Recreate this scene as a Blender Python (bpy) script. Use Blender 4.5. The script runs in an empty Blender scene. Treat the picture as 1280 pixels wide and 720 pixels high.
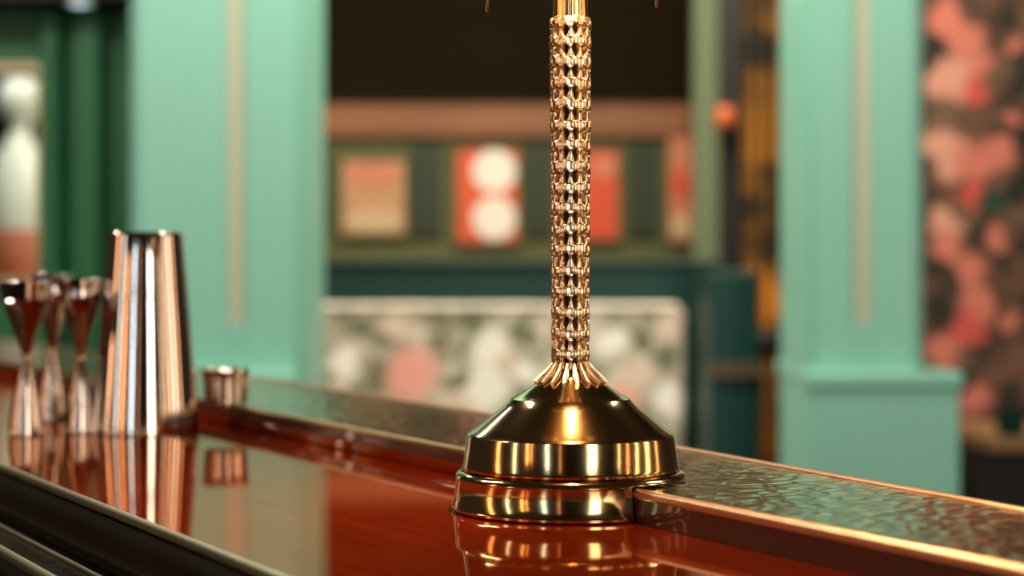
import bpy, bmesh, math, random
from mathutils import Vector, Matrix, noise
random.seed(7)
C = bpy.context.scene.collection
sc = bpy.context.scene
PI = math.pi

# ------------------------------------------------------------------ camera, light, exposure
F = 2300.0                      # focal length in pixels of the 1280x720 frame
CAMZ = 1.245                    # eye height; the wooden counter is at 1.10
cam_d = bpy.data.cameras.new('camera')
cam = bpy.data.objects.new('camera', cam_d); C.objects.link(cam)
cam.location = (0, 0, CAMZ); cam.rotation_euler = (PI/2, 0, 0)
cam_d.sensor_width = 36; cam_d.lens = 36*F/1280
cam_d.shift_y = -30/1280
cam_d.clip_start = 0.05; cam_d.clip_end = 60
cam_d.dof.use_dof = True; cam_d.dof.focus_distance = 1.075; cam_d.dof.aperture_fstop = 4.5
sc.camera = cam
sc.view_settings.view_transform = 'Standard'; sc.view_settings.look = 'None'
sc.view_settings.exposure = 0.0; sc.view_settings.gamma = 1.0
sc.view_settings.use_curve_mapping = False
w = bpy.data.worlds.new('world'); sc.world = w; w.use_nodes = True
w.node_tree.nodes['Background'].inputs[0].default_value = (0.75, 0.85, 1.0, 1)
w.node_tree.nodes['Background'].inputs[1].default_value = .5

def area(name, loc, rot, sx, sy, power, col):
    l = bpy.data.lights.new(name, 'AREA'); l.shape = 'RECTANGLE'; l.size = sx; l.size_y = sy
    l.energy = power; l.color = col
    o = bpy.data.objects.new(name, l); C.objects.link(o); o.location = loc; o.rotation_euler = rot
    return o
NEARY = -2.3
# (centre x, width, radiance, colour) of the tall windows behind the camera; orange ones are added for stripes on metal
WHI, WRM, COL_ = (1.0, .95, .86), (1.0, .44, .17), (.72, .88, 1.0)
TAN_ = (1.0, .74, .46)
WINS = [(-3.3, .22, 5, WRM), (-1.72, .30, 6, COL_), (-.72, .10, 3, WRM), (1.42, .72, 7.5, WHI)]
for (wx, ww, wr, wc) in WINS:
    area('window_daylight', (wx, NEARY-0.02, 1.95), (PI/2, 0, 0), ww, 1.9, wr*PI*ww*1.9, wc)
# unseen side-wall lights added for stripes on the metal (y, width, radiance, colour)
SIDE_L = [(-2.0, .3, 6, WRM), (-.6, .22, 5, WHI), (.9, .28, 5, WRM)]
SIDE_R = [(-1.5, .22, 4, TAN_), (-.6, .18, 4, WRM), (.2, .24, 4, TAN_), (1.1, .34, 4, TAN_), (2.0, .2, 4, WRM)]
for (wy, ww, wr, wc) in SIDE_L: area('window_daylight', (-3.62, wy, 1.95), (PI/2, 0, PI/2*3), ww, 1.9, wr*PI*ww*1.9, wc)
for (wy, ww, wr, wc) in SIDE_R: area('window_daylight', (3.42, wy, 1.95), (PI/2, 0, PI/2), ww, 1.9, wr*PI*ww*1.9, wc)
# fill lights added under the ceiling to brighten pillars, booth and vase
area('ceiling_panel_light', (-2.0, 2.1, 3.13), (math.radians(25), 0, math.radians(-30)), 1.3, .5, 62, (1.0, .95, .84))
area('ceiling_panel_light', (2.3, 2.2, 3.13), (math.radians(25), 0, math.radians(35)), 1.0, .5, 44, (1.0, .95, .84))
area('ceiling_panel_light', (0.0, 3.5, 3.13), (math.radians(35), 0, 0), 1.4, .35, 66, (1.0, .90, .76))
area('ceiling_panel_light', (0.3, 4.6, 3.13), (math.radians(30), 0, 0), 1.2, .3, 55, (1.0, .84, .62))
area('ceiling_panel_light', (-1.7, 4.9, 3.13), (math.radians(15), 0, 0), .4, .3, 26, (1.0, .93, .84))

# ------------------------------------------------------------------ helpers
def P(px, py, d):
    return Vector(((px-640)/F*d, d, CAMZ-(py-330)/F*d))

def tag(o, label=None, cat=None, group=None, kind=None):
    if label: o['label'] = label
    if cat: o['category'] = cat
    if group: o['group'] = group
    if kind: o['kind'] = kind
    return o

def empty(name, loc, rz=0, label=None, cat=None, group=None):
    o = bpy.data.objects.new(name, None); C.objects.link(o)
    o.location = loc; o.rotation_euler = (0, 0, rz); o.empty_display_size = .05
    return tag(o, label, cat, group)

def obj(name, bm, m, parent=None, smooth=None, bevel=None):
    bmesh.ops.recalc_face_normals(bm, faces=bm.faces)
    me = bpy.data.meshes.new(name); bm.to_mesh(me); bm.free()
    me.materials.append(m)
    o = bpy.data.objects.new(name, me); C.objects.link(o)
    if parent: o.parent = parent
    if bevel:
        b = o.modifiers.new('b', 'BEVEL'); b.width = bevel; b.segments = 3; b.limit_method = 'ANGLE'
        b.angle_limit = math.radians(40)
    if smooth is not None:
        me.polygons.foreach_set('use_smooth', [True]*len(me.polygons))
        if smooth < 180:
            try: me.set_sharp_from_angle(angle=math.radians(smooth))
            except Exception: pass
    return o

def box(bm, x0, x1, y0, y1, z0, z1):
    vs = [bm.verts.new((x, y, z)) for z in (z0, z1) for y in (y0, y1) for x in (x0, x1)]
    for f in ((0,1,3,2), (4,6,7,5), (0,4,5,1), (2,3,7,6), (0,2,6,4), (1,5,7,3)):
        bm.faces.new([vs[i] for i in f])
    return bm

def mkbox(*a):
    return box(bmesh.new(), *a)

def lathe(prof, n=96, cx=0, cy=0, close=True, bm=None):
    """prof: list of (r, z); r=0 ends become poles"""
    bm = bm or bmesh.new(); rings = []
    for (r, z) in prof:
        if r < 1e-6: rings.append([bm.verts.new((cx, cy, z))])
        else: rings.append([bm.verts.new((cx+r*math.cos(2*PI*i/n), cy+r*math.sin(2*PI*i/n), z)) for i in range(n)])
    for A, B in zip(rings, rings[1:]):
        for i in range(n):
            j = (i+1) % n
            if len(A) == 1 and len(B) == 1: continue
            if len(A) == 1: bm.faces.new((A[0], B[i], B[j]))
            elif len(B) == 1: bm.faces.new((A[i], A[j], B[0]))
            else: bm.faces.new((A[i], A[j], B[j], B[i]))
    return bm

def prism(bm, pts, z0, z1):
    a = [bm.verts.new((x, y, z0)) for x, y in pts]; b = [bm.verts.new((x, y, z1)) for x, y in pts]
    n = len(pts)
    bm.faces.new(a[::-1]); bm.faces.new(b)
    for i in range(n):
        j = (i+1) % n; bm.faces.new((a[i], a[j], b[j], b[i]))
    return bm

def sweep(bm, path, radii, n=12, caps=True, flat=1.0):
    """round tube along 3D points"""
    path = [Vector(p) for p in path]; rings = []
    up = Vector((0, 0, 1)); prev = None
    for i, p in enumerate(path):
        t = (path[min(i+1, len(path)-1)]-path[max(i-1, 0)]).normalized()
        s = t.cross(up)
        if s.length < 1e-4: s = prev or Vector((1, 0, 0))
        s = (s - t*s.dot(t)).normalized(); prev = s
        q = s.cross(t).normalized()
        r = radii[i] if isinstance(radii, (list, tuple)) else radii
        rings.append([bm.verts.new(p + s*math.cos(2*PI*k/n)*r + q*math.sin(2*PI*k/n)*r*flat) for k in range(n)])
    for A, B in zip(rings, rings[1:]):
        for k in range(n):
            l = (k+1) % n; bm.faces.new((A[k], A[l], B[l], B[k]))
    if caps: bm.faces.new(rings[0][::-1]); bm.faces.new(rings[-1])
    return bm

# ------------------------------------------------------------------ materials
def new_mat(name):
    m = bpy.data.materials.new(name); m.use_nodes = True
    nt = m.node_tree; return m, nt, nt.nodes['Principled BSDF']

def lin(r, g, b):
    f = lambda c: (c/255/12.92) if c/255 <= .04045 else ((c/255+.055)/1.055)**2.4
    return (f(r), f(g), f(b), 1)

def plain(name, col, rough=.5, metal=0.0, coat=0.0, bump=0.0, scale=40, var=0.0, spec=.5):
    m, nt, b = new_mat(name)
    b.inputs['Base Color'].default_value = col; b.inputs['Roughness'].default_value = rough
    b.inputs['Metallic'].default_value = metal; b.inputs['Coat Weight'].default_value = coat
    b.inputs['Coat Roughness'].default_value = .05
    b.inputs['Specular IOR Level'].default_value = spec
    tc = nt.nodes.new('ShaderNodeTexCoord'); nz = nt.nodes.new('ShaderNodeTexNoise')
    nz.inputs['Scale'].default_value = scale; nz.inputs['Detail'].default_value = 4
    nt.links.new(tc.outputs['Object'], nz.inputs['Vector'])
    if var:
        mx = nt.nodes.new('ShaderNodeMix'); mx.data_type = 'RGBA'
        mx.inputs['A'].default_value = [c*(1-var) for c in col[:3]]+[1]
        mx.inputs['B'].default_value = [min(1, c*(1+var)) for c in col[:3]]+[1]
        nt.links.new(nz.outputs['Fac'], mx.inputs['Factor']); nt.links.new(mx.outputs['Result'], b.inputs['Base Color'])
    if bump:
        bp = nt.nodes.new('ShaderNodeBump'); bp.inputs['Strength'].default_value = bump; bp.inputs['Distance'].default_value = .002
        nt.links.new(nz.outputs['Fac'], bp.inputs['Height']); nt.links.new(bp.outputs['Normal'], b.inputs['Normal'])
    return m

def emis(name, col, s):
    m, nt, b = new_mat(name)
    b.inputs['Base Color'].default_value = (0, 0, 0, 1)
    b.inputs['Emission Color'].default_value = col; b.inputs['Emission Strength'].default_value = s
    return m

M = {}
M['brass'] = plain('antique_brass', (.64, .46, .21, 1), .12, 1, bump=.05, scale=60, var=.12)
M['trunk'] = plain('gilded_trunk', (.97, .71, .43, 1), .27, 1, bump=.05, scale=120)
M['gold'] = plain('polished_gold', (.95, .62, .25, 1), .12, 1)
M['copper'] = plain('copper_edge', (.74, .40, .22, 1), .34, 1, bump=.25, scale=70, var=.1)
M['dullbrass'] = plain('dull_brass', (.62, .56, .36, 1), .3, 1)
M['steel'] = plain('shaker_steel', (.80, .72, .66, 1), .07, 1)
M['steel_dark'] = plain('bronze_steel', (.62, .50, .42, 1), .1, 1)
M['mint'] = plain('mint_paint', lin(134, 194, 174), .45, var=.05, scale=2)
M['green'] = plain('dark_green_paint', lin(36, 112, 66), .4, var=.1, scale=3)
M['teal'] = plain('dark_teal_paint', lin(6, 54, 48), .45)
M['sage'] = plain('sage_paint', lin(120, 135, 100), .5)
M['black'] = plain('black_paint', lin(16, 13, 8), .5)
M['brown'] = plain('dark_brown_plaster', lin(30, 22, 5), .9, var=.5, spec=.15, scale=1.2)
M['olive'] = plain('olive_plaster', lin(98, 100, 60), .8, var=.2, scale=1.5)
M['warmwood'] = plain('warm_oak', lin(138, 84, 42), .5, var=.55, scale=2.2)
M['floor'] = plain('dark_floorboards', lin(60, 36, 20), .35, var=.3, scale=6)
M['ceiling'] = plain('ceiling_plaster', lin(58, 44, 28), .9)
M['dwall'] = plain('dark_plaster', lin(46, 34, 22), .8, var=.3, scale=2)
M['orange'] = plain('orange_print', lin(226, 88, 40), .5, var=.1)
M['red'] = plain('red_print', lin(222, 78, 38), .5, var=.1)
M['white'] = plain('white_print', lin(255, 244, 228), .4)
M['cream'] = plain('cream_print', lin(200, 150, 105), .5, var=.1)
M['cream2'] = plain('pale_cream_print', lin(214, 184, 140), .5, var=.1)
M['pink'] = plain('pink_print', lin(214, 130, 92), .5, var=.1)
M['tan'] = plain('tan_wood', lin(160, 120, 80), .4)
M['cavity'] = plain('dark_lining', lin(16, 12, 8), .5)

def wood_mat():
    m, nt, b = new_mat('varnished_mahogany')
    tc = nt.nodes.new('ShaderNodeTexCoord'); mp = nt.nodes.new('ShaderNodeMapping')
    mp.inputs['Scale'].default_value = (3, 60, 60)
    n1 = nt.nodes.new('ShaderNodeTexNoise'); n1.inputs['Scale'].default_value = 3; n1.inputs['Detail'].default_value = 6
    n1.inputs['Distortion'].default_value = .6
    r = nt.nodes.new('ShaderNodeValToRGB')
    r.color_ramp.elements[0].position = .3; r.color_ramp.elements[0].color = (.11, .008, .001, 1)
    r.color_ramp.elements[1].position = .72; r.color_ramp.elements[1].color = (.20, .018, .0016, 1)
    nt.links.new(tc.outputs['Object'], mp.inputs[0]); nt.links.new(mp.outputs[0], n1.inputs['Vector'])
    nt.links.new(n1.outputs['Fac'], r.inputs[0]); nt.links.new(r.outputs[0], b.inputs['Base Color'])
    b.inputs['Roughness'].default_value = .5; b.inputs['Specular IOR Level'].default_value = 0
    gl = nt.nodes.new('ShaderNodeBsdfGlossy'); gl.inputs['Color'].default_value = (1, .78, .60, 1); gl.inputs['Roughness'].default_value = .04   # amber varnish
    fr = nt.nodes.new('ShaderNodeFresnel'); fr.inputs['IOR'].default_value = 1.55
    mx = nt.nodes.new('ShaderNodeMixShader'); nt.links.new(fr.outputs[0], mx.inputs[0]); nt.links.new(b.outputs[0], mx.inputs[1]); nt.links.new(gl.outputs[0], mx.inputs[2])
    nt.links.new(mx.outputs[0], nt.nodes['Material Output'].inputs[0])
    return m
M['wood'] = wood_mat()

def hammered():
    m, nt, b = new_mat('hammered_brass')
    b.inputs['Base Color'].default_value = (.52, .43, .24, 1); b.inputs['Metallic'].default_value = 1
    b.inputs['Roughness'].default_value = .2
    tc = nt.nodes.new('ShaderNodeTexCoord'); v = nt.nodes.new('ShaderNodeTexVoronoi'); L = nt.links.new
    mp = nt.nodes.new('ShaderNodeMapping'); mp.inputs['Scale'].default_value = (1, .8, 1); L(tc.outputs['Object'], mp.inputs[0])
    v.inputs['Scale'].default_value = 74; v.feature = 'DISTANCE_TO_EDGE'; v.inputs['Randomness'].default_value = .8
    L(mp.outputs[0], v.inputs['Vector'])
    mr = nt.nodes.new('ShaderNodeMapRange'); mr.interpolation_type = 'SMOOTHSTEP'; mr.inputs['From Max'].default_value = .3
    L(v.outputs['Distance'], mr.inputs['Value'])
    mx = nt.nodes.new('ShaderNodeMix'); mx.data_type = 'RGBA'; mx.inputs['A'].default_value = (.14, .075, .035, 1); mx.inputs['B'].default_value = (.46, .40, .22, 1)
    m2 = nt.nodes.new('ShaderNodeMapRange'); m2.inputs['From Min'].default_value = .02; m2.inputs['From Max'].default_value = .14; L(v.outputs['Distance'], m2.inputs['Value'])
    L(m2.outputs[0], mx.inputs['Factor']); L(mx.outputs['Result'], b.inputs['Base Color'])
    bp = nt.nodes.new('ShaderNodeBump'); bp.inputs['Strength'].default_value = .5; bp.inputs['Distance'].default_value = .0012
    L(mr.outputs[0], bp.inputs['Height']); L(bp.outputs['Normal'], b.inputs['Normal'])
    return m
M['hammered'] = hammered()

def blobs(name, base_a, base_b, base_scale, spots, warp=.06, wscale=9, rough=.7):
    """printed pattern: spots = list of (x, z, radius, colour) in object space"""
    m, nt, b = new_mat(name); b.inputs['Roughness'].default_value = rough
    N = nt.nodes.new; L = nt.links.new
    tc = N('ShaderNodeTexCoord'); nz = N('ShaderNodeTexNoise'); nz.inputs['Scale'].default_value = wscale
    nz.inputs['Detail'].default_value = 3
    L(tc.outputs['Object'], nz.inputs['Vector'])
    sub = N('ShaderNodeVectorMath'); sub.operation = 'SUBTRACT'; sub.inputs[1].default_value = (.5, .5, .5)
    L(nz.outputs['Color'], sub.inputs[0])
    mul = N('ShaderNodeVectorMath'); mul.operation = 'MULTIPLY_ADD'; mul.inputs[1].default_value = (warp*2, 0, warp*2)
    L(sub.outputs[0], mul.inputs[0]); L(tc.outputs['Object'], mul.inputs[2])
    fl = N('ShaderNodeVectorMath'); fl.operation = 'MULTIPLY'; fl.inputs[1].default_value = (1, 0, 1)
    L(mul.outputs[0], fl.inputs[0])
    n2 = N('ShaderNodeTexNoise'); n2.inputs['Scale'].default_value = base_scale; n2.inputs['Detail'].default_value = 4
    L(tc.outputs['Object'], n2.inputs['Vector'])
    rr = N('ShaderNodeValToRGB'); rr.color_ramp.elements[0].position = .4; rr.color_ramp.elements[1].position = .62
    rr.color_ramp.elements[0].color = base_a; rr.color_ramp.elements[1].color = base_b
    L(n2.outputs['Fac'], rr.inputs[0]); cur = rr.outputs[0]
    for (x, z, r, col) in spots:
        d = N('ShaderNodeVectorMath'); d.operation = 'DISTANCE'; d.inputs[1].default_value = (x, 0, z)
        L(fl.outputs[0], d.inputs[0])
        mr = N('ShaderNodeMapRange'); mr.interpolation_type = 'SMOOTHSTEP'
        mr.inputs['From Min'].default_value = r*1.15; mr.inputs['From Max'].default_value = r*.6
        L(d.outputs['Value'], mr.inputs['Value'])
        mx = N('ShaderNodeMix'); mx.data_type = 'RGBA'; mx.inputs['B'].default_value = col
        L(mr.outputs[0], mx.inputs['Factor']); L(cur, mx.inputs['A']); cur = mx.outputs['Result']
    L(cur, b.inputs['Base Color'])
    return m

# ------------------------------------------------------------------ room shell
XL, XR, YF, ZC = -3.6, 3.4, 7.2, 3.2
tag(obj('floor', mkbox(XL-.1, XR+.1, NEARY-.1, YF+.1, -.1, 0), M['floor']), kind='structure')
tag(obj('ceiling', mkbox(XL-.1, XR+.1, NEARY-.1, YF+.1, ZC, ZC+.1), M['ceiling']), kind='structure')
def side_wall(name, x0, x1, wins):
    bm = bmesh.new(); ys = [NEARY-.1]
    for (wy, ww, _, _) in wins: ys += [wy-ww/2, wy+ww/2]
    ys.append(YF+.1)
    for i in range(0, len(ys), 2): box(bm, x0, x1, ys[i], ys[i+1], 0, ZC)
    for (wy, ww, _, _) in wins:
        box(bm, x0, x1, wy-ww/2, wy+ww/2, 0, 1.0); box(bm, x0, x1, wy-ww/2, wy+ww/2, 2.9, ZC)
    tag(obj(name, bm, M['dwall']), kind='structure')
side_wall('wall_left', XL-.1, XL, SIDE_L); side_wall('wall_right', XR, XR+.1, SIDE_R)
# back wall: dark above, olive panel below
tag(obj('wall_back', mkbox(XL, XR, YF, YF+.1, 0, ZC), M['brown']), kind='structure')
# near wall with window openings
bm = bmesh.new()
xs = [XL]
for (wx, ww, _, _) in WINS: xs += [wx-ww/2, wx+ww/2]
xs.append(XR)
for i in range(0, len(xs), 2): box(bm, xs[i], xs[i+1], NEARY-.1, NEARY, 0, ZC)
for (wx, ww, _, _) in WINS:
    box(bm, wx-ww/2, wx+ww/2, NEARY-.1, NEARY, 0, 1.0); box(bm, wx-ww/2, wx+ww/2, NEARY-.1, NEARY, 2.9, ZC)
tag(obj('wall_front', bm, M['dwall']), kind='structure')
for k, (wx, ww, _, _) in enumerate(WINS):
    bm = bmesh.new()
    for s in (-1, 1): box(bm, wx+s*ww/2-.02, wx+s*ww/2+.02, NEARY, NEARY+.03, .98, 2.92)
    for z in (.98, 2.2, 2.88): box(bm, wx-ww/2, wx+ww/2, NEARY, NEARY+.03, z, z+.04)
    tag(obj('window_%d' % (k+1), bm, M['dwall']), kind='structure')

# ------------------------------------------------------------------ mint pillars
PD = 4.0
def px2x(px, d): return (px-640)/F*d
def pillar(x0, x1, slot0, slot1, label, plinth):
    X0 = px2x(x0, PD) if x0 < 640 else px2x(x0, PD+.4)
    X1 = px2x(x1, PD) if x0 > 640 else px2x(x1, PD+.4); cx = (X0+X1)/2
    t = empty('pillar', (cx, PD+.2, 0), 0, label, 'pillar', None)
    S0, S1 = px2x(slot0, PD)-cx, px2x(slot1, PD)-cx
    zs = CAMZ-(405-330)/F*PD                     # bottom of the long inlay
    bm = bmesh.new()                              # shaft with a real groove
    h0, h1, y0, y1 = X0-cx, X1-cx, -.2, .2
    box(bm, h0, h1, y0+.02, y1, 0, ZC)
    sh = obj('shaft', bm, M['mint'], t, bevel=.008)
    bm = bmesh.new()
    box(bm, h0+.02, S0, y0, y0+.02, .0, ZC); box(bm, S1, h1-.02, y0, y0+.02, 0, ZC); box(bm, S0, S1, y0, y0+.02, 0, zs)
    obj('face_panel', bm, M['mint'], t, bevel=.004)
    o = obj('inlay_strip', mkbox(S0+.002, S1-.002, y0+.006, y0+.0199, zs+.002, ZC), M['inlay'], t)
    if plinth:
        p0 = px2x(plinth[0], PD-.06 if x0 < 640 else PD+.45)-cx; p1 = px2x(plinth[1], PD-.06 if x0 > 640 else PD+.45)-cx
        zt = CAMZ-(466-330)/F*(PD-.06)
        bm = mkbox(p0+.012, p1-.012, y0-.05, y1+.04, 0, zt-.035)
        box(bm, p0+.004, p1-.004, y0-.056, y1+.046, 0, .14)
        obj('plinth', bm, M['mint'], t, bevel=.004)
        bm = bmesh.new(); box(bm, p0+.004, p1-.004, y0-.056, y1+.046, zt-.034, zt)
        obj('plinth_cap', bm, M['mint'], t, bevel=.006)
    return t
M['inlay'] = plain('satin_brass_inlay', lin(188, 194, 166), .5, .2)
pillar(160, 406, 283, 305, 'mint green square pillar with beige inlay strip, behind the metal shaker', (150, 400))
pillar(975, 1156, 1068, 1090, 'mint green square pillar with wider plinth, right of the palm trunk lamp', (968, 1208))

# dark green panelled wall left of the first pillar
GD = 4.5
gx = lambda px: px2x(px, GD)
t = empty('panelled_screen', (gx(40), GD, 0), 0, 'dark green panelled screen wall at the far left beside the mint pillar', 'wall panel')
ox = gx(40); bm = bmesh.new()
zt = CAMZ-(14-330)/F*GD
wz0, wz1 = CAMZ-(345-330)/F*GD, CAMZ-(90-330)/F*GD
box(bm, gx(-300)-ox, gx(-60)-ox, 0, .06, 0, zt+.4); box(bm, gx(-60)-ox, gx(52)-ox, 0, .06, 0, wz0); box(bm, gx(-60)-ox, gx(52)-ox, 0, .06, wz1, zt+.4)
box(bm, gx(52)-ox, gx(175)-ox, 0, .06, 0, zt+.4)
obj('screen_board', bm, M['green'], t)
for (a, b_) in ((54, 80), (95, 132), (155, 175)):
    obj('moulding', mkbox(gx(a)-ox, gx(b_)-ox, -.05, -.0002, 0, zt), M['green'], t, bevel=.015)
bm = bmesh.new()
for (a, b_) in ((-66, -58), (48, 54)): box(bm, gx(a)-ox, gx(b_)-ox, -.015, .065, wz0-.02, wz1+.02)
for z in (wz0-.02, wz1): box(bm, gx(-58)-ox, gx(48)-ox, -.015, .065, z, z+.02)
obj('opening_frame', bm, M['dullbrass'], t)
t2 = obj('cornice', mkbox(gx(-300)-ox, gx(175)-ox, -.16, -.0002, zt+.001, zt+.2), M['black'], t, bevel=.01)
# what shows through the opening
D = 5.6
bm = bmesh.new()
pts = [(0, -.02)]
o = empty('vase', P(25, 345, D)-Vector((0, 0, 0)), 0, 'pale vase seen through the opening at the far left', 'vase')
hz = (345-120)/F*D
bm = lathe([(0, 0), (.06, 0), (.085, .04), (.09, .22), (.075, .36), (.04, .41), (.03, .44), (.03, .46), (.06, .50), (.07, .56), (.04, .60), (0, .60)], 48)
obj('vase_body', bm, M['vasem'] if 'vasem' in M else plain('pale_glaze', lin(225, 238, 225), .25, var=.1, scale=4), o, 60)
b_ = obj('rust_band', lathe([(.070, .0), (.088, .04), (.0925, .11), (.0915, .14)], 48), plain('rust_glaze', lin(205, 130, 100), .5), o, 60)
bm = bmesh.new(); zz = P(25, 345, D).z
box(bm, -.5, .35, -.2, .2, zz-.05, zz-.0005); box(bm, -.48, .33, -.18, .18, .06, zz-.05); box(bm, -.5, .35, -.2, .2, 0, .06)
o = tag(obj('console_cabinet', bm, M['warmwood']), 'wooden console behind the opening at the far left', 'cabinet'); o.location = (P(25, 0, D).x, D, 0)

# round fixture at the top left
t = empty('ceiling_downlight', P(100, 2, 4.25)+Vector((0, 0, -.005)), 0, 'small bluish white downlight under the dark cornice at the upper left', 'light')
zz = (zt+.0)-P(100, 2, 4.25).z
obj('lamp_housing', lathe([(0, .03), (.035, .03), (.035, .0), (.028, .0), (.028, .012), (0, .012)], 32), M['dullbrass'], t, 30)
obj('lens', lathe([(0, -.004), (.015, -.003), (.027, .004), (.027, .011), (0, .011)], 32), emis('cool_lens', (.6, .85, 1, 1), 1.5), t, 60)
obj('mount_stem', lathe([(0, .2), (.012, .2), (.012, .03), (0, .03)], 16), M['black'], t, 30)
obj('mount_arm', mkbox(-.01, .01, 0, .09, .19, .21), M['black'], t)

# ------------------------------------------------------------------ wall with pictures far back
WD = 7.0
Z = lambda py, d: CAMZ-(py-330)/F*d
X = px2x
t = empty('wall_panelling', (X(640, WD), WD, 0), 0, 'olive green wall panelling behind the booth between the two pillars', 'wall panel')
bm = mkbox(X(300, WD), X(1000, WD), 0, .19, 0, Z(172, WD)); obj('panel', bm, M['olive'], t)
obj('rail', mkbox(X(300, WD), X(1000, WD), -.05, .19, Z(172, WD)+.0002, Z(132, WD)), M['warmwood'], t, bevel=.006)
for (a, b2) in ((375, 410), (515, 552), (655, 690), (785, 822)):
    obj('dark_upright', mkbox(X(a, WD), X(b2, WD), -.03, -.0002, Z(296, WD), Z(178, WD)), plain('dark_green_upright', lin(40, 52, 26), .6), t, bevel=.004)

def picture(x0, x1, y0, y1, name, label, mat, extras, fr=None):
    d = WD-.035
    t = empty(name, (X((x0+x1)/2, d), d, Z(y1, d)), 0, label, 'picture', None)
    hw = X(x1, d)-X(x0, d); hh = Z(y0, d)-Z(y1, d)
    obj('backing', mkbox(-hw/2, hw/2, .0, .03, 0, hh), mat, t)
    bm = bmesh.new(); f = .012
    box(bm, -hw/2-f, -hw/2, -.01, .03, -f, hh+f); box(bm, hw/2, hw/2+f, -.01, .03, -f, hh+f)
    box(bm, -hw/2, hw/2, -.01, .03, -f, 0); box(bm, -hw/2, hw/2, -.01, .03, hh, hh+f)
    obj('picture_frame', bm, fr or M['olive'], t)
    for (nm, cx, cy, rx, ry, em) in extras:
        px, pz = X(cx, d)-X((x0+x1)/2, d), Z(cy, d)-Z(y1, d)
        bm = bmesh.new(); n = 40; ax, az = rx/F*d, ry/F*d
        front = [bm.verts.new((px+ax*math.cos(2*PI*i/n), -.006, pz+az*math.sin(2*PI*i/n))) for i in range(n)]
        back = [bm.verts.new((v.co.x, -.0002, v.co.z)) for v in front]
        bm.faces.new(front); bm.faces.new(back[::-1])
        for i in range(n): bm.faces.new((front[i], back[i], back[(i+1) % n], front[(i+1) % n]))
        obj(nm, bm, em, t)
    return t
picture(428, 506, 200, 292, 'wall_picture', 'cream picture in two bands, leftmost on the olive wall', M['cream'],
        [('pale_band', 467, 276, 37, 14, M['cream2']), ('pink_band', 468, 218, 34, 16, M['pink'])])
picture(572, 646, 186, 302, 'wall_picture', 'orange picture with two stacked white discs, left of the lamp trunk', M['orange'],
        [('white_disc', 618, 214, 27, 27, M['white']), ('white_disc', 618, 273, 27, 27, M['white'])])
picture(706, 772, 188, 298, 'wall_picture', 'red orange picture half hidden by the lamp trunk', M['red'],
        [('pale_top', 755, 208, 16, 14, M['pink'])])
picture(836, 866, 160, 300, 'wall_picture', 'narrow pink picture beside the sage post', M['pink'],
        [('pale_spot', 851, 282, 12, 14, M['cream2']), ('red_spot', 851, 230, 11, 20, M['red'])])

# sage post
d = 6.4
bm = mkbox(X(868, d), X(902, d), d, d+.1, 0, ZC)
box(bm, X(864, d), X(906, d), d-.01, d+.11, 0, .12)
tag(obj('support_post', bm, M['sage'], bevel=.004), 'slim sage green post behind the booth, left of the amber curtain', 'post')

# amber curtain (folded cloth) with dark post
d = 5.6
bm = bmesh.new(); n = 90
x0, x1 = X(928, d), X(990, d); rows = 30
zt_, zb_ = ZC-.1, .05
grid = []
for j in range(rows+1):
    z = zb_+(zt_-zb_)*j/rows; row = []
    pinch = 1-.25*math.exp(-((z-(Z(425, d)))/.12)**2)
    for i in range(n+1):
        u = i/n; xx = x0+(x1-x0)*(.5+(u-.5)*pinch)
        row.append(bm.verts.new((xx, d+.035*math.sin(u*2*PI*3.5+.3*math.sin(z*3))*pinch, z)))
    grid.append(row)
for j in range(rows):
    for i in range(n): bm.faces.new((grid[j][i], grid[j][i+1], grid[j+1][i+1], grid[j+1][i]))
bm2 = bm
cur = empty('curtain', ((x0+x1)/2, d, 0), 0, 'amber velvet curtain tied back beside the right mint pillar', 'curtain')
for v in bm.verts: v.co.x -= (x0+x1)/2; v.co.y -= d
zc_ = lambda py: CAMZ-(py-330)/F*5.6
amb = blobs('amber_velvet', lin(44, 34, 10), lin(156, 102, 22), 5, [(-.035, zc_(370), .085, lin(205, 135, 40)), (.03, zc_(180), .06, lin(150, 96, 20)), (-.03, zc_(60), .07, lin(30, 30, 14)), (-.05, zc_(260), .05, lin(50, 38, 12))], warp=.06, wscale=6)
c = obj('curtain_cloth', bm, amb, cur, 180); sm = c.modifiers.new('s', 'SOLIDIFY'); sm.thickness = .006
bm = bmesh.new(); zt2 = Z(425, d)
for v in lathe([(.082, -.03), (.088, -.015), (.088, .015), (.082, .03)], 40, bm=bm).verts: v.co.y *= .62; v.co.z += zt2
o = obj('tieback', bm, M['black'], cur, 60); sm = o.modifiers.new('s', 'SOLIDIFY'); sm.thickness = .004
obj('curtain_rod', sweep(bmesh.new(), [(-.2, 0, ZC-.09), (.2, 0, ZC-.09)], .012), M['dullbrass'], cur, 60)
bm = mkbox(X(900, 5.7), X(927, 5.7), 5.68, 5.74, 0, ZC); box(bm, X(898, 5.7), X(929, 5.7), 5.67, 5.75, 0, .1)
tag(obj('door_post', bm, M['black'], bevel=.003), 'black upright post between the sage post and the amber curtain', 'post')
# small orange wall lamp on the dark post
t = empty('wall_lantern', (X(906, 5.6), 5.6, Z(162, 5.6)), 0, 'small orange lantern high on the black upright post', 'lamp')
obj('lantern_shade', lathe([(0, 0), (.02, 0), (.032, .02), (.034, .05), (.022, .07), (0, .07)], 32), plain('orange_glass', lin(190, 92, 50), .4), t, 60)
obj('lantern_bracket', mkbox(-.008, .008, .0, .08, -.012, -.0002), M['black'], t)

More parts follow.
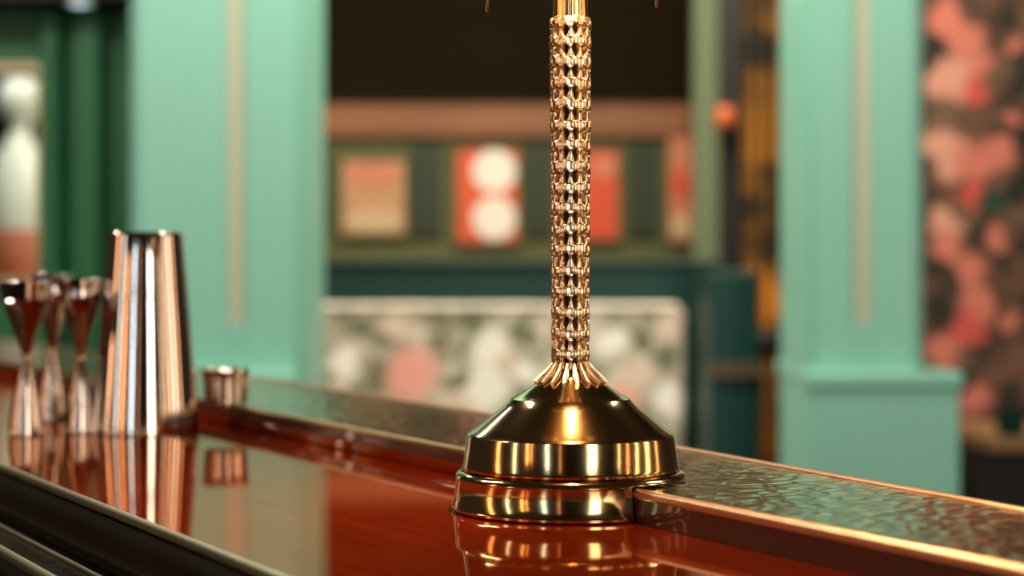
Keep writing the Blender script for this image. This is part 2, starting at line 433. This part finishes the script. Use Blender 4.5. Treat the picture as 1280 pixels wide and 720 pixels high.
# ------------------------------------------------------------------ booth
BD = 5.0
t = empty('booth_surround', (X(640, BD), BD+.3, 0), 0, 'dark teal booth partition rising behind the floral seat', 'partition')
bm = mkbox(X(330, BD+.3), X(905, BD+.3), 0, .06, 0, Z(331, BD+.3))
obj('partition_board', bm, M['teal'], t)
obj('partition_cap', mkbox(X(325, BD+.3), X(908, BD+.3), -.02, .08, Z(331, BD+.3)+.0002, Z(325, BD+.3)), M['teal'], t, bevel=.006)
obj('end_panel', mkbox(X(862, BD+.2), X(918, BD+.2), -.62, -.0005, 0, Z(338, BD)), M['teal'], t, bevel=.006)
obj('armrest_rail', mkbox(X(860, BD+.2), X(920, BD+.2), -.64, -.625, Z(462, BD), Z(445, BD)), plain('bronze_rail', lin(90, 70, 50), .5), t)

bx = X(632, BD)
def sp(px, py, r, col): return (X(px, BD)-bx, Z(py, BD), r/F*BD, col)
WHT, GRY, PNK, BEI = lin(250, 242, 232), lin(112, 112, 84), lin(246, 168, 156), lin(226, 200, 180)
fab = blobs('floral_upholstery', lin(124, 122, 96), lin(226, 212, 192), 15, [
    sp(430, 455, 22, WHT), sp(450, 410, 18, GRY), sp(475, 470, 20, GRY), sp(515, 467, 38, PNK), sp(545, 430, 16, GRY),
    sp(500, 405, 22, BEI), sp(568, 500, 20, BEI), sp(585, 440, 16, GRY), sp(612, 435, 30, WHT), sp(608, 485, 32, WHT), sp(575, 475, 14, GRY),
    sp(588, 402, 18, GRY), sp(636, 455, 12, BEI), sp(655, 465, 20, WHT), sp(660, 425, 16, GRY), sp(765, 430, 24, WHT), sp(795, 470, 24, BEI), sp(800, 420, 16, GRY),
    sp(830, 450, 18, GRY), sp(838, 500, 26, WHT), sp(780, 505, 22, PNK), sp(840, 405, 18, BEI), sp(418, 500, 20, BEI)], warp=.045, wscale=16)
b0, b1 = X(330, BD)-bx, X(858, BD)-bx
t = empty('booth_bench', (bx, BD, 0), 0, 'booth bench upholstered in pale floral fabric with a pink rose, between the pillars', 'bench')
bm = bmesh.new()
box(bm, b0, b1, 0, .14, .42, Z(380, BD))
o = obj('backrest', bm, fab, t); bv = o.modifiers.new('b', 'BEVEL'); bv.width = .035; bv.segments = 5
o = obj('seat_cushion', mkbox(b0, b1, -.46, -.001, .3, .46), fab, t); bv = o.modifiers.new('b', 'BEVEL'); bv.width = .03; bv.segments = 4
obj('seat_base', mkbox(b0, b1, -.42, .14, 0, .299), M['teal'], t)
obj('piping', sweep(bmesh.new(), [(b0+.03, 0, Z(381, BD)-.006), (b1-.03, 0, Z(381, BD)-.006)], .006), M['white'], t, 60)

# ------------------------------------------------------------------ floral wallpapered partition at right
RD = 5.2; rx = X(1250, RD)
def sp(px, py, r, col): return (X(px, RD)-rx, Z(py, RD), r/F*RD, col)
A_, B_, R_ = lin(212, 150, 128), lin(206, 118, 98), lin(206, 84, 74)
T_ = lin(110, 84, 60); G_ = lin(10, 62, 44)
wp = blobs('floral_wallpaper', lin(20, 26, 14), lin(116, 78, 58), 9, [
    sp(1180, 20, 26, B_), sp(1205, 50, 30, B_), sp(1190, 100, 34, A_), sp(1228, 80, 22, B_), sp(1222, 116, 20, R_), sp(1246, 92, 16, T_),
    sp(1180, 150, 22, T_), sp(1185, 190, 32, A_), sp(1215, 205, 26, B_), sp(1245, 200, 24, B_), sp(1262, 150, 12, B_), sp(1180, 280, 26, A_), sp(1215, 240, 16, R_),
    sp(1240, 292, 20, B_), sp(1204, 262, 14, T_), sp(1245, 255, 14, G_), sp(1190, 310, 20, B_), sp(1215, 340, 24, B_), sp(1222, 380, 22, B_), sp(1208, 412, 24, R_),
    sp(1180, 440, 26, B_), sp(1200, 455, 16, T_), sp(1262, 395, 14, B_), sp(1225, 500, 22, B_), sp(1222, 545, 18, R_), sp(1275, 60, 12, B_), sp(1280, 260, 14, T_)],
    warp=.075, wscale=9)
bm = mkbox(X(1120, RD)-rx, XR-.001-rx, 0, .12, 0, ZC-.001)
o = tag(obj('wallpapered_partition', bm, wp), 'partition papered with pink flowers on a dark ground, right of the mint pillar', 'partition'); o.location = (rx, RD, 0)

# side table at right
d = 4.4
t = empty('side_table', (X(1330, d), d+.2, 0), 0, 'dark table with a tan edge at the right below the flowered partition', 'table')
zt = Z(546, d)
obj('table_top', mkbox(X(1236, d)-X(1330, d), .35, -.2, .25, zt-.035, zt), M['tan'], t, bevel=.004)
bx0, bx1 = X(1222, d)-X(1330, d), .33
obj('table_skirt', mkbox(bx0, bx1, -.17, .22, .1, zt-.0355), M['cavity'], t)
for sx in (bx0+.03, bx1-.03):
    for sy in (-.14, .19): obj('leg', lathe([(0, 0), (.018, 0), (.025, .0995), (0, .0995)], 20, sx, sy), M['cavity'], t, 40)
t = empty('candle_holder', (X(1268, d), d+.03, zt), 0, 'green glass candle holder on the tan edged table at the right', 'candle holder')
obj('glass_cup', lathe([(0, 0), (.03, 0), (.036, .02), (.036, .06), (.032, .06), (.032, .006), (0, .006)], 32), plain('green_glass', lin(20, 60, 45), .1), t, 60)

# pendant lamps in the dining side
def pendant(px, py, d, label, s=1.0):
    p = P(px, py, d)
    t = empty('pendant_lamp', p, 0, label, 'lamp', None)
    obj('globe', lathe([(0, -.03), (.018, -.024), (.029, -.008), (.029, .008), (.018, .024), (0, .03)], 32), emis('warm_globe', (1, .86, .62, 1), 14*s), t, 90)
    obj('cord', sweep(bmesh.new(), [(0, 0, .03), (0, 0, ZC-p.z)], .003, 8), M['black'], t)
    obj('socket', lathe([(0, .025), (.012, .025), (.012, .06), (0, .06)], 20), M['brass'], t, 40)
pendant(834, -28, 5.0, 'small glowing globe pendant hanging over the booth, nearer the bench middle')

# ------------------------------------------------------------------ the bar
LX, LY, CT = .0346, 1.09, 1.10
RZ = math.atan2(-.875, .484)
FB = -.240
bar = empty('bar_counter', (LX, LY, 0), RZ, 'long glossy mahogany bar counter with a raised hammered brass shelf at its back', 'bar counter')
A0, A1 = -2.6, .62       # local x from far left to near right
def sh(bm, dz=0):
    return bm
# top slab
obj('wooden_top', mkbox(A0, A1, FB+.003, .0, CT-.035, CT), M['wood'], bar, bevel=.0012)
# wood under the shelf on the far side
obj('wooden_strip', mkbox(A0, -.0305, .0002, .0225, CT-.035, CT+.0002), M['wood'], bar)
# body of the bar
obj('bar_body', mkbox(A0, A1, FB+.03, .12, .1, CT-.0355), M['cavity'], bar)
obj('kick_board', mkbox(A0, A1, FB+.06, .10, 0, .0995), M['black'], bar)
# nosing
bm = sweep(bmesh.new(), [(A0, FB+.001, CT-.0015), (A1, FB+.001, CT-.0012)], .0030, 16)
obj('brass_nosing', bm, M['dullbrass'], bar, 60)
obj('fascia', mkbox(A0, A1, FB+.001, FB+.029, CT-.075, CT-.0356), M['cavity'], bar)
obj('fascia_panel', mkbox(A0, A1, FB-.001, FB+.0028, CT-.036, CT-.0052), plain('dark_lacquer', lin(22, 14, 6), .2, spec=.2), bar)
# service ledge with lip
bm = mkbox(A0, A1, FB-.046, FB+.0008, CT-.042, CT-.037)
obj('service_ledge', bm, M['hammer2'] if 'hammer2' in M else plain('worn_ledge_metal', (.10, .065, .03, 1), .22, 1, bump=1.0, scale=30, var=.5), bar)
obj('ledge_lip', sweep(bmesh.new(), [(A0, FB-.046, CT-.031), (A1, FB-.046, CT-.031)], .0034, 16), M['dullbrass'], bar, 60)
obj('ledge_bead', sweep(bmesh.new(), [(A0, FB-.012, CT-.036), (A1, FB-.012, CT-.036)], .0016, 12), M['dullbrass'], bar, 60)
obj('ledge_wall', mkbox(A0, A1, FB-.048, FB-.0445, CT-.042, CT-.032), M['cavity'], bar)

# raised hammered brass shelf behind
SH = .018
back = [(A1, .105), (.233, .134), (-.118, .158), (-.43, .182), (-1.05, .186), (A0, .19)]
front = [(A0, .0235), (-.03, .0235), (-.03, .0005), (A1, .0005)]
def inset(poly_f, poly_b, df, db):
    return [(x, y+df) for x, y in poly_f] + [(x, y-db) for x, y in poly_b]
bm = bmesh.new(); prism(bm, inset(front, back, .0005, .0), CT-.03, CT+SH-.003)
shelf = obj('raised_shelf', bm, plain('dark_mahogany', (.05, .008, .003, 1), .3, coat=1, var=.3, scale=20), bar)
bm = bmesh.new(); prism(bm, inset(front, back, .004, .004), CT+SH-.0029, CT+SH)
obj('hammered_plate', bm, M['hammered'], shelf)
R = .0034
bm = sweep(bmesh.new(), [(A1, .0035, CT+SH-R+.0012), (-.0265, .0035, CT+SH-R+.0012)], R, 16); obj('copper_edge', bm, M['copper'], shelf, 60)
bm = sweep(bmesh.new(), [(-.0275, .027, CT+SH-R+.0012), (A0, .027, CT+SH-R+.0012)], R*.75, 16); obj('copper_edge', bm, plain('dark_bronze_edge', (.55, .36, .14, 1), .3, 1), shelf, 60)
bm = sweep(bmesh.new(), [(x, y-.003, CT+SH-.0005) for x, y in back], .0026, 14); obj('back_edge', bm, M['copper'], shelf, 60)
bm = bmesh.new(); prism(bm, [(x, y-.03) for x, y in front[:1]] and [(A0, .121), (A1, .121), (A1, .103)]+[(x, y-.002) for x, y in back[1:]], .0, CT-.0305)
obj('shelf_front', bm, M['green'], shelf)
# wood moulding strip along the left part of the riser
obj('quarter_moulding', mkbox(A0, -.031, .0187, .0233, CT+.0004, CT+.008), M['wood'], shelf, bevel=.0015)

# ------------------------------------------------------------------ palm lamp
lamp = empty('palm_tree_lamp', (LX, LY, CT+.0004), RZ, 'brass lamp with a palm trunk stem and a stepped round foot, standing mid counter', 'lamp')
def bool_cut(o, cutter):
    md = o.modifiers.new('c', 'BOOLEAN'); md.operation = 'DIFFERENCE'; md.object = cutter; md.solver = 'EXACT'
    bpy.context.view_layer.update()
    dg = bpy.context.evaluated_depsgraph_get()
    me = bpy.data.meshes.new_from_object(o.evaluated_get(dg)); o.modifiers.clear(); o.data = me
ringprof = [(0, 0), (.0692, 0), (.0702, .0008), (.0703, .0022), (.0694, .0034), (.0678, .0180), (.0682, .0192), (.0678, .0206), (.0664, .0222), (.0640, .0230), (0, .0230)]
ring = obj('foot_ring', lathe(ringprof, 160), M['brass'], lamp)
bm = bmesh.new(); prism(bm, [(.2, .2), (-.2, .2), (-.2, .0183), (-.0307, .0183), (-.0307, -.0003), (.2, -.0003)], -.01, SH+.0018)
bmesh.ops.recalc_face_normals(bm, faces=bm.faces)
cut = obj('cut', bm, M['brass']); cut.location = lamp.location; cut.rotation_euler = lamp.rotation_euler
bpy.context.view_layer.update()
bool_cut(ring, cut)
bpy.data.objects.remove(cut)
ring.data.polygons.foreach_set('use_smooth', [True]*len(ring.data.polygons)); ring.data.set_sharp_from_angle(angle=math.radians(32))
bell = [(0, .0232), (.0625, .0232), (.0640, .0240), (.0642, .0254), (.0636, .0266), (.0614, .0422), (.0611, .0436), (.0601, .0446),
        (.0586, .0456), (.0545, .0484), (.0470, .0545), (.0400, .0600), (.0366, .0632), (.0352, .0650), (.0340, .0656), (.0300, .0676), (.0230, .0722), (.0170, .0764), (.0138, .0795), (.0124, .083), (0, .083)]
obj('bell_foot', lathe(bell, 160), M['brass'], lamp, 25)
# stem: overlapping palm-boot scales
def trunk():
    bm = bmesh.new(); n = 12; NA = 216; rows = 17; z0, z1 = .0815, .2905; pitch = (z1-z0)/rows; NZ = rows*18
    G = []
    sst = lambda x: 0 if x <= 0 else (1 if x >= 1 else x*x*(3-2*x))
    for j in range(NZ+1):
        z = z0+(z1-z0)*j/NZ; ring = []
        base = .0108+.0013*(z-z0)/(z1-z0)
        for i in range(NA):
            th = 2*PI*i/NA; ca, sa = math.cos(th), math.sin(th)
            jit = .14*noise.noise(Vector((ca*1.6, sa*1.6, z*55))) + .04*noise.noise(Vector((ca*6, sa*6, z*200)))
            v = (z1-z)/pitch+jit; row = math.floor(v); v -= row
            u = n*(th/(2*PI)) + .10*noise.noise(Vector((ca*3, sa*3, z*70+9))); cell = math.floor(u); u = u-cell-.5
            big = .41+.10*noise.noise(Vector((cell*1.7, row*2.3, .5)))
            # teardrop pit: round head at v=.42, point at v=.98
            if v < .38: wv = 0
            elif v < .55: wv = math.sqrt((v-.38)/.17)
            else: wv = max(0, 1-((v-.55)/.45)**1.3)
            pit = sst((wv*big-abs(u))/.13) if wv > 0 else 0
            bulge = .00042*math.cos((v-.22)*2*PI) + .0004*math.cos(u*2*PI*1.0)*(-1 if v > .4 else 1)
            r = base + bulge - .0056*pit
            if z > z1-.004: r -= .0012*((z-(z1-.004))/.004)**2
            ring.append(bm.verts.new((r*ca, r*sa, z)))
        G.append(ring)
    deep = set()
    for A in G:
        for v_ in A:
            if math.hypot(v_.co.x, v_.co.y) < .0078: deep.add(v_)
    for A, B in zip(G, G[1:]):
        for i in range(NA):
            k = (i+1) % NA; q = (A[i], A[k], B[k], B[i])
            if not all(w_ in deep for w_ in q): bm.faces.new(q)
    bm.faces.new(G[0][::-1]); bm.faces.new(G[-1])
    for v_ in [v_ for v_ in bm.verts if not v_.link_faces]: bm.verts.remove(v_)
    return bm
obj('trunk_core', lathe([(0, .0822), (.0066, .0822), (.0066, .2885), (0, .2885)], 40), plain('blackened_iron', lin(30, 20, 12), .6), lamp, 40)  # dark core added inside; its colour stands in for shade in the pits
obj('palm_trunk', trunk(), M['trunk'], lamp, 50)
# collar of leaf buds under the trunk
bm = bmesh.new()
for k in range(18):
    a = 2*PI*k/18
    ca, sa = math.cos(a), math.sin(a)
    sweep(bm, [(ca*.0108, sa*.0108, .0860), (ca*.0134, sa*.0134, .0815), (ca*.0168, sa*.0168, .0779), (ca*.0215, sa*.0215, .0745)], [.0009, .0017, .0023, .0013], 8)
obj('root_collar', bm, M['trunk'], lamp, 60)
# fluted upper tube
bm = bmesh.new(); NA = 120; G = []
for z in (.2885, .293, .30, .33, .372):
    G.append([bm.verts.new(((.0099+.0005*abs(math.cos(7*2*PI*i/NA)))*math.cos(2*PI*i/NA), (.0099+.0005*abs(math.cos(7*2*PI*i/NA)))*math.sin(2*PI*i/NA), z)) for i in range(NA)])
for A, B in zip(G, G[1:]):
    for i in range(NA): bm.faces.new((A[i], A[(i+1) % NA], B[(i+1) % NA], B[i]))
bm.faces.new(G[0][::-1]); bm.faces.new(G[-1])
obj('fluted_tube', bm, M['gold'], lamp, 70)
# crown of palm leaves, two of whose tips dip into the view
def leaf(ang, reach, top, tipz):
    bm = bmesh.new(); n = 26; ca, sa = math.cos(ang), math.sin(ang)
    pts = []
    for i in range(n+1):
        t_ = i/n
        r = .008+(reach-.008)*(t_**.9)
        z = .366+(top-.366)*math.sin(min(1, t_/.5)*PI/2) if t_ < .5 else tipz+(top-tipz)*math.cos((t_-.5)/.5*PI/2)
        pts.append((r, z))
    wv = Vector((-sa, ca, 0)); rows = []
    for i, (r, z) in enumerate(pts):
        t_ = i/n
        wd = .022*math.sin(PI*min(1, .08+t_*.92))**.7*(1-.25*(i % 2)) + .0040
        p = Vector((ca*r, sa*r, z))
        rows.append([bm.verts.new(p+wv*wd+Vector((0, 0, -wd*.45))), bm.verts.new(p+wv*wd*.5+Vector((0, 0, -wd*.12))), bm.verts.new(p+Vector((0, 0, .0012))),
                     bm.verts.new(p-wv*wd*.5+Vector((0, 0, -wd*.12))), bm.verts.new(p-wv*wd+Vector((0, 0, -wd*.45)))])
    for A, B in zip(rows, rows[1:]):
        for k in range(4): bm.faces.new((A[k], A[k+1], B[k+1], B[k]))
    return bm
right_w = -RZ       # world +X seen in lamp space
px_m = 1.09/F
specs = [(0, (823-713)*px_m, .2985), (PI, (713-607)*px_m, .2960)]
for a, reach, tipz in specs:
    o = obj('palm_leaf', leaf(right_w+a, reach, .405, tipz), M['gold'], lamp, 80); s_ = o.modifiers.new('s', 'SOLIDIFY'); s_.thickness = .0012
for k in range(8):
    a = right_w + (k+.5)*2*PI/8 + random.uniform(-.1, .1)
    o = obj('palm_leaf', leaf(a, random.uniform(.075, .10), .415+.02*(k % 2), .325+.01*(k % 3)), M['gold'], lamp, 80); s_ = o.modifiers.new('s', 'SOLIDIFY'); s_.thickness = .0012
obj('crown_knob', lathe([(0, .36), (.013, .362), (.015, .372), (.011, .384), (0, .392)], 40), M['gold'], lamp, 60)
for k in range(2):
    a = right_w - PI/2 + .12 + k*PI
    x_, y_ = .030*math.cos(a), .030*math.sin(a)
    cup = obj('bulb_shade', lathe([(.0165, .326), (.0160, .334), (.0125, .350), (.006, .359), (0, .360)], 40, x_, y_), M['gold'], lamp, 60); cup.modifiers.new('s', 'SOLIDIFY').thickness = .0008  # cup added out of view to keep bulb glare off the shaker
    b = obj('bulb', lathe([(0, .333), (.005, .3345), (.008, .340), (.007, .347), (.004, .353), (0, .353)], 24, x_, y_), emis('warm_bulb', (1, .62, .28, 1), 9), lamp, 90)
    bm = sweep(bmesh.new(), [(x_, y_, .3601), (x_, y_, .366), (x_*.6, y_*.6, .371), (x_*.3, y_*.3, .371)], .0022, 10); obj('bulb_arm', bm, M['gold'], lamp, 60)
    l = bpy.data.lights.new('bulb_light', 'SPOT'); l.energy = 4.6; l.color = (1, .55, .24); l.shadow_soft_size = .006
    l.spot_size = math.radians(120); l.spot_blend = .5
    lo = bpy.data.objects.new('bulb_light', l); C.objects.link(lo); lo.parent = lamp; lo.location = (x_, y_, .330)

# ------------------------------------------------------------------ bar tools
def on_top(px, py, z=0):
    d = (CAMZ-CT-z)*F/(py-330); return Vector((px2x(px, d), d, CT+z+.0004)), d
p, d = on_top(182, 540)
t = empty('shaker_tin', p, 0, 'tall upturned metal shaker tin standing on the counter at the left', 'cocktail shaker')
s = d/F
h = (540-291)*s; rb, rt = 66*s, 45*s
prof = [(rb-.001, 0), (rb, .0005), (rb, .002), (rb-(rb-rt)*.5+.0006, h*.5), (rt+.001, h-.004), (rt, h-.001), (rt-.002, h), (rt-.006, h-.002), (0, h-.004)]
o = obj('tin_body', lathe(prof, 96), M['steel'], t, 30); o.modifiers.new('s', 'SOLIDIFY').thickness = .0008
obj('base_weld', lathe([(0, h-.0035), (rt*.35, h-.0032), (rt*.4, h-.0030)], 48), M['steel_dark'], t, 30)

def jigger(px, py, topw, botw, ytop, ywaist, label, mat):
    p, d = on_top(px, py); s = d/F
    t = empty('jigger', p, 0, label, 'jigger', 'jiggers beside the shaker')
    h = (py-ytop)*s; hw = (py-ywaist)*s; R1, R0 = topw/2*s, botw/2*s; rw = 5.5*s
    lower = [(R0-.001, 0), (R0, .0006), (R0*.97, hw*.2), (R0*.8, hw*.45), (R0*.5, hw*.75), (rw, hw*.96), (rw*.8, hw)]
    obj('lower_cup', lathe(lower, 64), mat, t, 50).modifiers.new('s', 'SOLIDIFY').thickness = .0006
    hb = h-hw
    upper = [(rw*.8, hw), (rw, hw+hb*.04), (R1*.42, hw+hb*.3), (R1*.7, hw+hb*.55), (R1*.86, hw+hb*.70), (R1*.93, hw+hb*.72), (R1*.95, hw+hb*.74), (R1*.90, hw+hb*.76), (R1*.97, hw+hb*.9), (R1, h-.0006), (R1-.001, h)]
    obj('upper_cup', lathe(upper, 64), mat, t, 50).modifiers.new('s', 'SOLIDIFY').thickness = .0006
    obj('waist_bead', lathe([(rw*.7, hw-.002), (rw*1.3, hw-.001), (rw*1.3, hw+.001), (rw*.7, hw+.002)], 32), M['brass'], t, 60)
jigger(33, 545, 66, 44, 352, 447, 'tall hourglass jigger, leftmost of the three by the shaker', M['steel_dark'])
jigger(101, 541, 56, 42, 349, 448, 'hourglass jigger standing directly against the left of the shaker', M['steel_dark'])
jigger(66, 527, 50, 40, 343, 437, 'hourglass jigger set behind and between the other two', M['steel_dark'])

# small cup on the raised shelf
p, d = on_top(282, 506, SH+.0015)
t = empty('small_cup', p, 0, 'short metal cup on the raised shelf, right of the tall shaker', 'cup')
s = d/F
obj('cup_body', lathe([(0, 0), (24*s, 0), (26*s, .001), (28*s, 30*s), (29*s, 43*s), (29.6*s, 44*s), (28.6*s, 44.4*s), (27*s, 30*s), (24*s, 3*s), (0, 3*s)], 64), M['steel'], t, 40)
